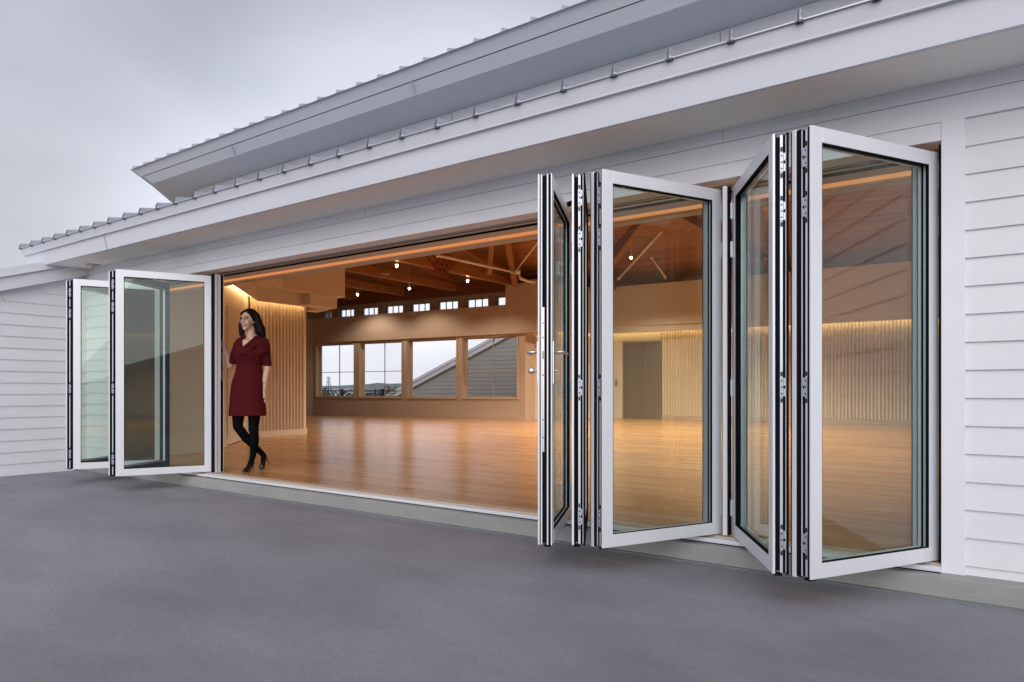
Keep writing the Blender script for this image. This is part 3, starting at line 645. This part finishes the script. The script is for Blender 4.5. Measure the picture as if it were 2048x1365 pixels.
p4 = panel((-2.325, .045), (-1.915, -.742), 1, 'edge-on door panel between the lever handle panel and the middle panel', 'B')
p5 = panel((-2.375, .045), (-2.000, -.815), -1, 'slim looking door panel with a lever handle and lock plate on its edge', 'C')
q1 = panel((-6.765, .045), (-7.160, -.740), -1, 'left front glass door panel beside the woman in the red dress')
q2 = panel((-7.730, .045), (-7.335, -.730), 1, 'green tinted door panel folded behind the left front one', 'B')
q3 = panel((-7.775, .045), (-8.170, -.715), -1, 'second glass door panel from the left, partly hidden by the front one')
q4 = panel((-8.740, .045), (-8.345, -.715), 1, 'leftmost door panel seen edge-on in front of the side wing siding', 'B')
# carrier posts between the pairs (part of the panel they hang on)
def carrier(pan, x0, x1, name='carrier_post', lock=False):
    mi = (Matrix.Translation(pan.location) @ Matrix.Rotation(pan.rotation_euler.z, 4, 'Z')).inverted()
    for a, b, y0, y1, mm in ((x0, x1, .004, .06, 'alu'), (x0 - .010, x0 - .0002, .020, .06, 'gasket'), (x1 + .0002, x1 + .010, .020, .06, 'gasket')):
        MB().box(a, y0 + .0, .012, b, y1, 2.095).xf(mi).build(name, M[mm], pan)
carrier(p2, -1.309, -1.284)
mi = (Matrix.Translation(q1.location) @ Matrix.Rotation(q1.rotation_euler.z, 4, 'Z')).inverted()
for a, b, y0, y1, mm in ((-6.715, -6.668, .010, .022, 'gasket'), (-6.715, -6.660, .0222, .046, 'alu'), (-6.715, -6.666, .0462, .054, 'gasket'), (-6.715, -6.658, .0542, .082, 'alu'), (-6.715, -6.668, .0822, .118, 'gasket'), (-6.715, -6.664, .1182, .122, 'alu')):
    MB().box(a, y0, .012, b, y1, 2.095).xf(mi).build('lock_post', M[mm], q1)
mb = MB(); mb.box(-6.6679, .086, .98, -6.662, .114, 1.40); k = mb.xf(mi).build('strike_plate', M['steel'], q1)
mb = MB(); mb.box(-6.663, .093, 1.27, -6.6612, .108, 1.33); mb.box(-6.663, .093, 1.08, -6.6612, .108, 1.16); mb.xf(mi).build('strike_hole', M['slot'], k)
MB().box(-6.72, .0, .0, -6.64, .12, .0118).xf(mi).build('roller_foot', M['core'], q1)
# jamb profiles
MB().box(-.2145 + .002, .01, -.04, OX1 - .0008, .09, 2.12).build('jamb_profile', M['gasket'], B)
MB().box(OX0 + .001, .01, -.04, OX0 + .02, .09, 2.12).build('jamb_profile', M['gasket'], B)
# lever handle set on p5
Lp = p5['len']
mb = MB(); mb.box(Lp - .0095, -.0565, .52, Lp - .0005, -.0432, 1.33); fp = mb.build('lock_plate', M['steel'], p5, bevel=.001)
mb = MB()
for z in (.60, .70, .95, 1.16, 1.24): mb.tube([(Lp - .001, -.050, z), (Lp + .0002, -.050, z)], .0042, 8)
mb.box(Lp - .001, -.053, 1.04, Lp + .0003, -.047, 1.085); mb.build('screw', M['slot'], fp)
for sgn, yy in ((1, .0), (-1, -.081)):
    mb = MB(); mb.box(Lp - .052, yy, .90, Lp - .018, yy + sgn * .009, 1.14); bp = mb.build('back_plate', M['steel'], p5, bevel=.002)
    x = Lp - .035; y2 = yy + sgn * .060
    mb = MB(); mb.tube([(x, yy + sgn * .008, 1.08), (x, y2 - sgn * .008, 1.08), (x - .008, y2, 1.08), (x - .03, y2 + sgn * .002, 1.08), (x - .125, y2 + sgn * .004, 1.076)], .0095, 12)
    mb.build('lever_handle', M['steel'], p5, smooth=True)
    mb = MB(); mb.tube([(x, yy + sgn * .008, .975), (x, yy + sgn * .026, .975)], .007, 10)
    if sgn < 0: mb.ell((x, yy + sgn * .042, .975), (.011, .018, .019))
    mb.build('thumb_turn', M['steel'], p5, smooth=True)
for p in (p1, p2, p3, p4, p5, q1, q2, q3, q4): del p['len']
# arm linking the handle panel top to the head track
mb = MB(); mb.bar((.42, .03, H - .05), (.34, .10, H + .0), .03, .03); mb.build('guide_arm', M['gasket'], p5)

# ------------------------------------------------------------------ the woman in the doorway
SK = mat('skin', (.60, .37, .26), .5, var=.04, vscale=9); HR = mat('black_hair', (.003, .002, .002), .5, spec=.18, bump=.5, bscale=60, stretch=(6, 6, .5))
DR = mat('dark_red_knit', (.075, .004, .007), .9, bump=.6, bscale=120, var=.12, vscale=14, stretch=(3, 3, .25), spec=.2)
TI = mat('black_tights', (.003, .003, .004), .8, spec=.08); SH = mat('patent_black', (.008, .006, .006), .12, spec=.8); RD = mat('red_sole', (.35, .02, .015), .35)
WM = empty('person', (-6.52, .37, 0), R(35), label='dark haired woman in a dark red knit dress and black tights leaning in the doorway', cat='person')
def remesh(o, vox, sm=6):
    r = o.modifiers.new('r', 'REMESH'); r.mode = 'VOXEL'; r.voxel_size = vox; r.use_smooth_shade = True
    s = o.modifiers.new('s', 'SMOOTH'); s.iterations = sm; s.factor = .5; return o
V = Vector
yaw = Matrix.Rotation(R(-11), 3, 'Z')    # head turned to her right
HC = V((-.050, .0, 1.632))
def hp(x, y, z): return HC + yaw @ V((x, y, z))
b = MB()
b.ell(HC + V((.008, .016, .028)), (.074, .088, .090), yaw); b.ell(hp(0, -.022, -.042), (.053, .062, .070), yaw); b.ell(hp(0, -.056, -.096), (.024, .026, .022), yaw)
for s in (-1, 1): b.ell(hp(s * .029, -.050, -.026), (.024, .025, .030), yaw); b.ell(hp(s * .071, .012, -.012), (.010, .018, .030), yaw)
b.cap(hp(0, -.080, .010), hp(0, -.098, -.026), .007, .0098); b.ell(hp(-.009, -.090, -.029), (.006, .008, .006), yaw); b.ell(hp(.009, -.090, -.029), (.006, .008, .006), yaw); b.ell(hp(0, -.074, .030), (.05, .02, .018), yaw)
b.ell(hp(0, -.074, -.058), (.030, .015, .018), yaw)
b.cap((-.034, .022, 1.58), (-.018, .024, 1.42), .042, .050); b.cap((.010, .03, 1.462), (.10, .02, 1.385), .026, .026); b.cap((-.055, .03, 1.462), (-.13, .02, 1.385), .026, .026)
b.ell((-.015, .015, 1.36), (.135, .075, .085)); b.ell((-.02, .02, 1.25), (.12, .085, .13)); b.ell((-.03, .02, 1.10), (.11, .08, .12)); b.ell((-.045, .02, .93), (.14, .10, .13))
b.ell((-.055, -.035, 1.345), (.085, .04, .08))
# hanging arm (image right)
b.cap((.132, .015, 1.365), (.148, .035, 1.12), .037, .034); b.cap((.150, .035, 1.12), (.124, .0, .875), .036, .023); b.cap((.142, .02, 1.06), (.134, .005, .97), .036, .031)
b.ell((.118, -.006, .835), (.030, .020, .05)); b.ell((.114, -.012, .806), (.036, .018, .026))
for dx, dy, l, r_ in ((-.028, -.026, .050, .0078), (-.010, -.016, .060, .0082), (.009, -.004, .056, .0082), (.026, .008, .044, .0074)):
    p0 = V((.114 + dx, dy, .792)); p1_ = p0 + V((dx * .22 - .002, -.006, -l * .62)); p2_ = p1_ + V((-.008, -.010, -l * .5)); b.cap(p0, p1_, r_, r_); b.cap(p1_, p2_, r_, r_ * .8)
b.cap((.098, -.026, .840), (.078, -.044, .806), .011, .009); b.cap((.078, -.044, .806), (.074, -.050, .776), .009, .0075)
# raised arm (image left)
b.cap((-.160, .02, 1.365), (-.258, .03, 1.135), .036, .032); b.cap((-.262, .03, 1.135), (-.312, -.02, 1.40), .035, .0215); b.cap((-.272, .02, 1.185), (-.29, .003, 1.28), .036, .030)
b.ell((-.318, -.026, 1.44), (.016, .028, .042))
for dy, l in ((-.046, .050), (-.030, .064), (-.013, .066), (.003, .052)):
    p0 = V((-.320, dy, 1.47)); p1_ = p0 + V((-.004, dy * .12, l * .55)); p2_ = p1_ + V((-.010, dy * .1, l * .5)); b.cap(p0, p1_, .0085, .008); b.cap(p1_, p2_, .008, .007)
b.cap((-.306, -.04, 1.43), (-.300, -.066, 1.462), .010, .008)
# legs
LEG_A = [((.005, .00, .88), .085), ((.020, -.01, .60), .064), ((.026, -.035, .47), .047), ((.022, -.005, .33), .048), ((-.002, .015, .17), .031), ((-.020, .012, .10), .027)]
LEG_B = [((-.110, .02, .88), .085), ((-.150, -.01, .62), .066), ((-.148, -.03, .485), .049), ((-.085, .035, .36), .048), ((.010, .095, .235), .034), ((.068, .135, .165), .027)]
for leg in (LEG_A, LEG_B):
    for (p, r1), (q, r2) in zip(leg, leg[1:]): b.cap(p, q, r1 - .006, r2 - .006)
remesh(b.build('body', SK, WM), .0048, 3)
b = MB()
for leg in (LEG_A, LEG_B):
    for (p, r1), (q, r2) in zip(leg, leg[1:]): b.cap(p, q, r1 + .002, r2 + .002)
b.cap((-.020, .012, .10), (-.034, -.035, .045), .028, .026); b.cap((.068, .135, .165), (.078, .09, .075), .028, .024)
remesh(b.build('tights', TI, WM), .008, 4)
# shoes : straight foot pointing at the viewer, crossed foot on its toe
b = MB(); b.cap((-.020, .030, .085), (-.032, -.040, .040), .031, .030); b.cap((-.032, -.040, .032), (-.050, -.120, .020), .034, .017); b.ell((-.038, -.065, .025), (.038, .045, .022)); b.tube([(-.018, .05, .07), (-.016, .058, .005)], .012, 8, .005)
remesh(b.build('shoe', SH, WM), .006, 2)
b = MB(); b.cap((.072, .155, .150), (.078, .085, .060), .029, .029); b.cap((.078, .085, .055), (.070, .040, .022), .030, .016); b.ell((.077, .07, .04), (.033, .03, .03))
remesh(b.build('shoe', SH, WM), .006, 2)
b = MB(); b.tube([(.080, .175, .150), (.104, .205, .065)], .011, 8, .005); b.build('heel', RD, WM, smooth=True)
# dress
rings = [(1.385, -.008, .015, .165, .062), (1.35, -.012, .010, .172, .082), (1.30, -.030, .004, .166, .102), (1.25, -.042, -.002, .163, .112), (1.20, -.042, .006, .148, .100), (1.14, -.042, .015, .134, .088), (1.08, -.045, .018, .142, .092),
         (1.00, -.050, .020, .163, .110), (.92, -.054, .018, .176, .125), (.84, -.056, .012, .182, .126), (.76, -.056, .006, .186, .122), (.68, -.055, .0, .191, .120), (.615, -.056, -.002, .196, .118), (.598, -.056, -.002, .193, .115)]
b = MB(); n = 40; vs = []; fs = []
for z, cx, cy_, rx, ry in rings:
    for j in range(n):
        t = 2 * math.pi * j / n; c2, s2 = math.cos(t), math.sin(t); ex = .82
        vs.append((cx + rx * math.copysign(abs(c2) ** ex, c2), cy_ + ry * math.copysign(abs(s2) ** ex, s2), z))
for i in range(len(rings) - 1):
    for j in range(n): fs.append((i * n + j, (i + 1) * n + j, (i + 1) * n + (j + 1) % n, i * n + (j + 1) % n))
fs += [tuple(range(n)), tuple((len(rings) - 1) * n + j for j in range(n - 1, -1, -1))]
k0 = [k for k, r_ in enumerate(rings) if r_[0] <= 1.30][0]
vs2 = vs[k0 * n:]; m_ = len(rings) - k0
fs2 = [(i * n + j, (i + 1) * n + j, (i + 1) * n + (j + 1) % n, i * n + (j + 1) % n) for i in range(m_ - 1) for j in range(n)] + [tuple(range(n)), tuple((m_ - 1) * n + j for j in range(n - 1, -1, -1))]
b.add(vs2, fs2)
b.ell((-.100, -.055, 1.262), (.062, .058, .06)); b.ell((.012, -.055, 1.262), (.064, .058, .06))
b.ell((-.130, .012, 1.355), (.070, .070, .078)); b.ell((.098, .012, 1.355), (.086, .070, .078)); b.cap((.052, .03, 1.440), (.13, .02, 1.40), .034, .040); b.cap((-.095, .03, 1.440), (-.150, .02, 1.40), .034, .040); b.ell((-.015, .055, 1.34), (.15, .055, .11))
b.ell((.11, -.01, 1.30), (.07, .08, .06)); b.ell((-.14, -.01, 1.30), (.06, .075, .05))
b.cap((.132, .012, 1.375), (.150, .03, 1.165), .050, .043); b.cap((-.160, .018, 1.37), (-.232, .03, 1.19), .048, .043)
b.tube([(.150, .03, 1.17), (.152, .03, 1.142)], .045, 14); b.tube([(-.231, .03, 1.19), (-.240, .031, 1.168)], .0435, 14)
b.cap((.030, -.050, 1.392), (.10, -.02, 1.375), .036, .050); b.cap((-.105, -.040, 1.385), (-.15, -.01, 1.365), .030, .045)
# cowl collar
for pts in ([(-.078, .06, 1.450), (-.092, .0, 1.445), (-.104, -.052, 1.395), (-.098, -.092, 1.335), (-.080, -.102, 1.298)], [(.042, .06, 1.455), (.040, .0, 1.445), (.022, -.058, 1.402), (-.030, -.096, 1.345), (-.075, -.102, 1.298)], [(-.078, .06, 1.45), (-.02, .085, 1.45), (.042, .06, 1.455)]):
    for p, q in zip(pts, pts[1:]): b.cap(p, q, .022, .022)
for p, q in (((-.125, -.06, 1.35), (-.085, -.10, 1.27)), ((.055, -.06, 1.36), (-.02, -.10, 1.285)), ((-.085, -.105, 1.28), (-.03, -.105, 1.272))): b.cap(p, q, .026, .026)
remesh(b.build('dress', DR, WM), .0075, 4)
# hair
b = MB()
b.ell(HC + V((.012, .036, .040)), (.084, .096, .092), yaw); b.ell(hp(.0, .05, -.02), (.078, .066, .10), yaw)
b.cap((.028, .02, 1.68), (.052, .022, 1.60), .042, .045); b.cap((.045, .03, 1.62), (.082, .03, 1.52), .046, .048); b.cap((.082, .03, 1.52), (.098, .035, 1.455), .048, .034)
b.cap((-.02, .08, 1.64), (.03, .09, 1.46), .07, .06)
b.cap((-.104, .035, 1.66), (-.136, .045, 1.58), .034, .033); b.cap((-.136, .045, 1.58), (-.128, .03, 1.49), .033, .032); b.cap((-.13, .03, 1.50), (-.118, .02, 1.455), .03, .022)
# cut the face out: strands framing it
for sx in (-1, 1):
    b.cap(hp(.006, -.052, .100), hp(sx * .045, -.048, .072), .012, .013); b.cap(hp(sx * .045, -.048, .072), hp(sx * .068, -.026, .030), .013, .014); b.cap(hp(sx * .068, -.026, .030), hp(sx * .074, -.004, -.01), .014, .012)
remesh(b.build('hair', HR, WM), .006, 2)
EY = mat('eye_dark', (.015, .01, .008), .2); WH = mat('eye_white', (.6, .55, .52), .3); LP = mat('lips', (.33, .07, .06), .35); TE = mat('teeth', (.8, .76, .72), .3); BW = mat('eyebrow', (.02, .012, .01), .8)
for s in (-1, 1):
    b = MB(); b.ell(hp(s * .031, -.0775, .002), (.0125, .006, .0055), yaw); ew = b.build('eye', WH, WM, smooth=True)
    b = MB(); b.ell(hp(s * .031, -.0825, .002), (.0058, .004, .0058), yaw); b.build('iris', EY, ew, smooth=True)
    b = MB(); b.cap(hp(s * .018, -.083, .009), hp(s * .043, -.076, .009), .0028, .0022); b.build('eyelash', BW, WM, smooth=True)
    b = MB(); b.cap(hp(s * .014, -.091, .024), hp(s * .032, -.089, .030), .0040, .0034); b.cap(hp(s * .032, -.089, .030), hp(s * .047, -.079, .024), .0034, .002); b.build('eyebrow', BW, WM, smooth=True)
b = MB()
for zz, cur, sag, r_ in ((-.051, 0, .0035, .0034), (-.066, 0, .0135, .0042)):
    pts = [hp(x, -.0905 + x * x * 12, zz + sag * (x / .024) ** 2) for x in (-.024, -.012, 0, .012, .024)]
    for p, q in zip(pts, pts[1:]): b.cap(p, q, r_, r_)
b.build('lips', LP, WM, smooth=True)
b = MB(); b.ell(hp(0, -.0865, -.0565), (.018, .006, .0062), yaw); b.build('teeth', TE, WM, smooth=True)

# ------------------------------------------------------------------ outside the back windows
RL = empty('balcony_railing', (-30, 16.6, -.1), label='black metal balcony railing beyond the back windows', cat='railing')
mb = MB(); mb.box(0, -.03, .90, 9.6, .03, .96); mb.box(0, -.02, .82, 9.6, .02, .85); mb.box(0, -.02, .05, 9.6, .02, .09); mb.build('rail', M['black'], RL)
mb = MB()
for i in range(80):
    mb.box(i * .12 - .009, -.009, .09, i * .12 + .009, .009, .82)
mb.build('baluster', M['black'], RL)
for x in (1.0, 3.6, 6.2, 8.8): MB().box(x - .07, -.07, 0, x + .07, .07, 1.02).build('post', M['black'], RL, bevel=.008)

# tree masses : many small leaf faces
def foliage(name, boxes, nleaf, size, m, label):
    vs = []; fs = []; rnd = random.Random(3)
    clumps = []
    for (x0, x1, y0, y1, z0, z1, nc, cr_) in boxes:
        for _ in range(nc): clumps.append((rnd.uniform(x0, x1), rnd.uniform(y0, y1), rnd.uniform(z0, z1), rnd.uniform(.6, 1.2) * cr_))
    per = nleaf // len(clumps)
    for cx, cy_, cz_, cr_ in clumps:
        for _ in range(per):
            u = V((rnd.gauss(0, 1), rnd.gauss(0, 1), rnd.gauss(0, .8))).normalized() * cr_ * rnd.uniform(.6, 1)
            c0 = V((cx, cy_, cz_)) + u; a = V((rnd.uniform(-1, 1), rnd.uniform(-1, 1), rnd.uniform(-1, 1))).normalized(); bb = a.cross(V((rnd.uniform(-1, 1), rnd.uniform(-1, 1), rnd.uniform(-1, 1)))).normalized()
            s_ = size * rnd.uniform(.6, 1.3) * cr_; o_ = len(vs); vs += [c0 - a * s_, c0 + bb * s_ * .6, c0 + a * s_, c0 - bb * s_ * .6]; fs.append((o_, o_ + 1, o_ + 2, o_ + 3))
    mb = MB(); mb.add(vs, fs); return tag(mb.build(name, m), label, kind='stuff')
foliage('tree_line', [(-60, -24, 24, 60, -5, -1.2, 170, 1.9)], 42000, .085, mat('leaf_yellow_green', (.30, .27, .07), .7, var=.45, vscale=1.5), 'yellow green tree tops behind the balcony railing')
foliage('wooded_bank', [(-420, -120, 220, 420, -13, -4.5, 260, 9)], 26000, .14, mat('leaf_dark_green', (.05, .075, .05), .8, var=.4, vscale=.05), 'dark green wooded bank in the distance')
mb = MB(); nx_, ny_ = 120, 16; vs = []
for j in range(ny_):
    for i in range(nx_):
        x = -5200 + i * 60; y = 1100 + j * 130; h_ = noise.fractal(V((x * .0012, y * .0015, 3)), 1, 2, 5)
        ridge = math.exp(-((j - 10) / 4.5) ** 2)
        vs.append((x, y, -14 + ridge * (32 + 26 * h_) + 9 * noise.noise(V((x * .011, y * .01, 0)))))
mb.add(vs, [(j * nx_ + i, j * nx_ + i + 1, (j + 1) * nx_ + i + 1, (j + 1) * nx_ + i) for j in range(ny_ - 1) for i in range(nx_ - 1)])
tag(mb.build('hills', mat('hazed_hill_woods', (.13, .155, .165), .9, var=.55, vscale=.018), smooth=True), 'low wooded hills on the horizon', kind='structure')  # distance haze is mixed into the blue-grey hill colour
mb = MB(); mb.add([(-3000, 420, -13.6), (200, 420, -13.6), (200, 1050, -13.6), (-3000, 1050, -13.6)], [(0, 1, 2, 3)])
tag(mb.build('water', mat('river_water', (.20, .24, .27), .15)), 'pale river water before the hills', kind='structure')
# lattice tower far away
TW = Vector((-518, 430, -12)); mb = MB()
for sx in (-1, 1):
    for sy in (-1, 1): mb.bar(TW + V((sx * 3.6, sy * 3.6, 0)), TW + V((sx * .9, sy * .9, 20)), .45, .45); mb.bar(TW + V((sx * .9, sy * .9, 20)), TW + V((sx * 1.0, sy * 1.0, 25)), .4, .4)
for z, r_ in ((7, 2.7), (14, 1.7), (20, 1.1), (25, 1.2)):
    for p, q in (((-r_, -r_), (r_, -r_)), ((r_, -r_), (r_, r_)), ((r_, r_), (-r_, r_)), ((-r_, r_), (-r_, -r_))): mb.bar(TW + V((*p, z)), TW + V((*q, z)), .35, .35)
tag(mb.build('lattice_tower', mat('tower_grey', (.12, .13, .14), .7)), 'thin lattice tower standing on the far shore', 'tower')
# far buildings
for x, y, wd, ht, lab in ((-515, 452, 34, 12.5, 'tiny pale flat block on the far shore right of the lattice tower'), (-470, 480, 20, 11.5, 'tiny grey building on the far shore between two window panes'), (-400, 470, 44, 12, 'long tiny pale building on the far shore near the gable roof')):
    e = empty('far_building', (x, y, -13.5), .3, label=lab, cat='building', group='tiny buildings on the far shore'); dp = 14; i = int(x)
    MB().box(-wd / 2, -dp / 2, 0, wd / 2, dp / 2, ht).build('wall', M['siding'] if i % 2 else M['concrete'], e)
    mb = MB(); mb.extr([(0, -dp / 2 - 1, ht), (0, dp / 2 + 1, ht), (0, 0, ht + 3)], (-wd / 2 - 1, 0, 0), (wd / 2 + 1, 0, 0)); mb.build('roof', M['dgrey'], e)
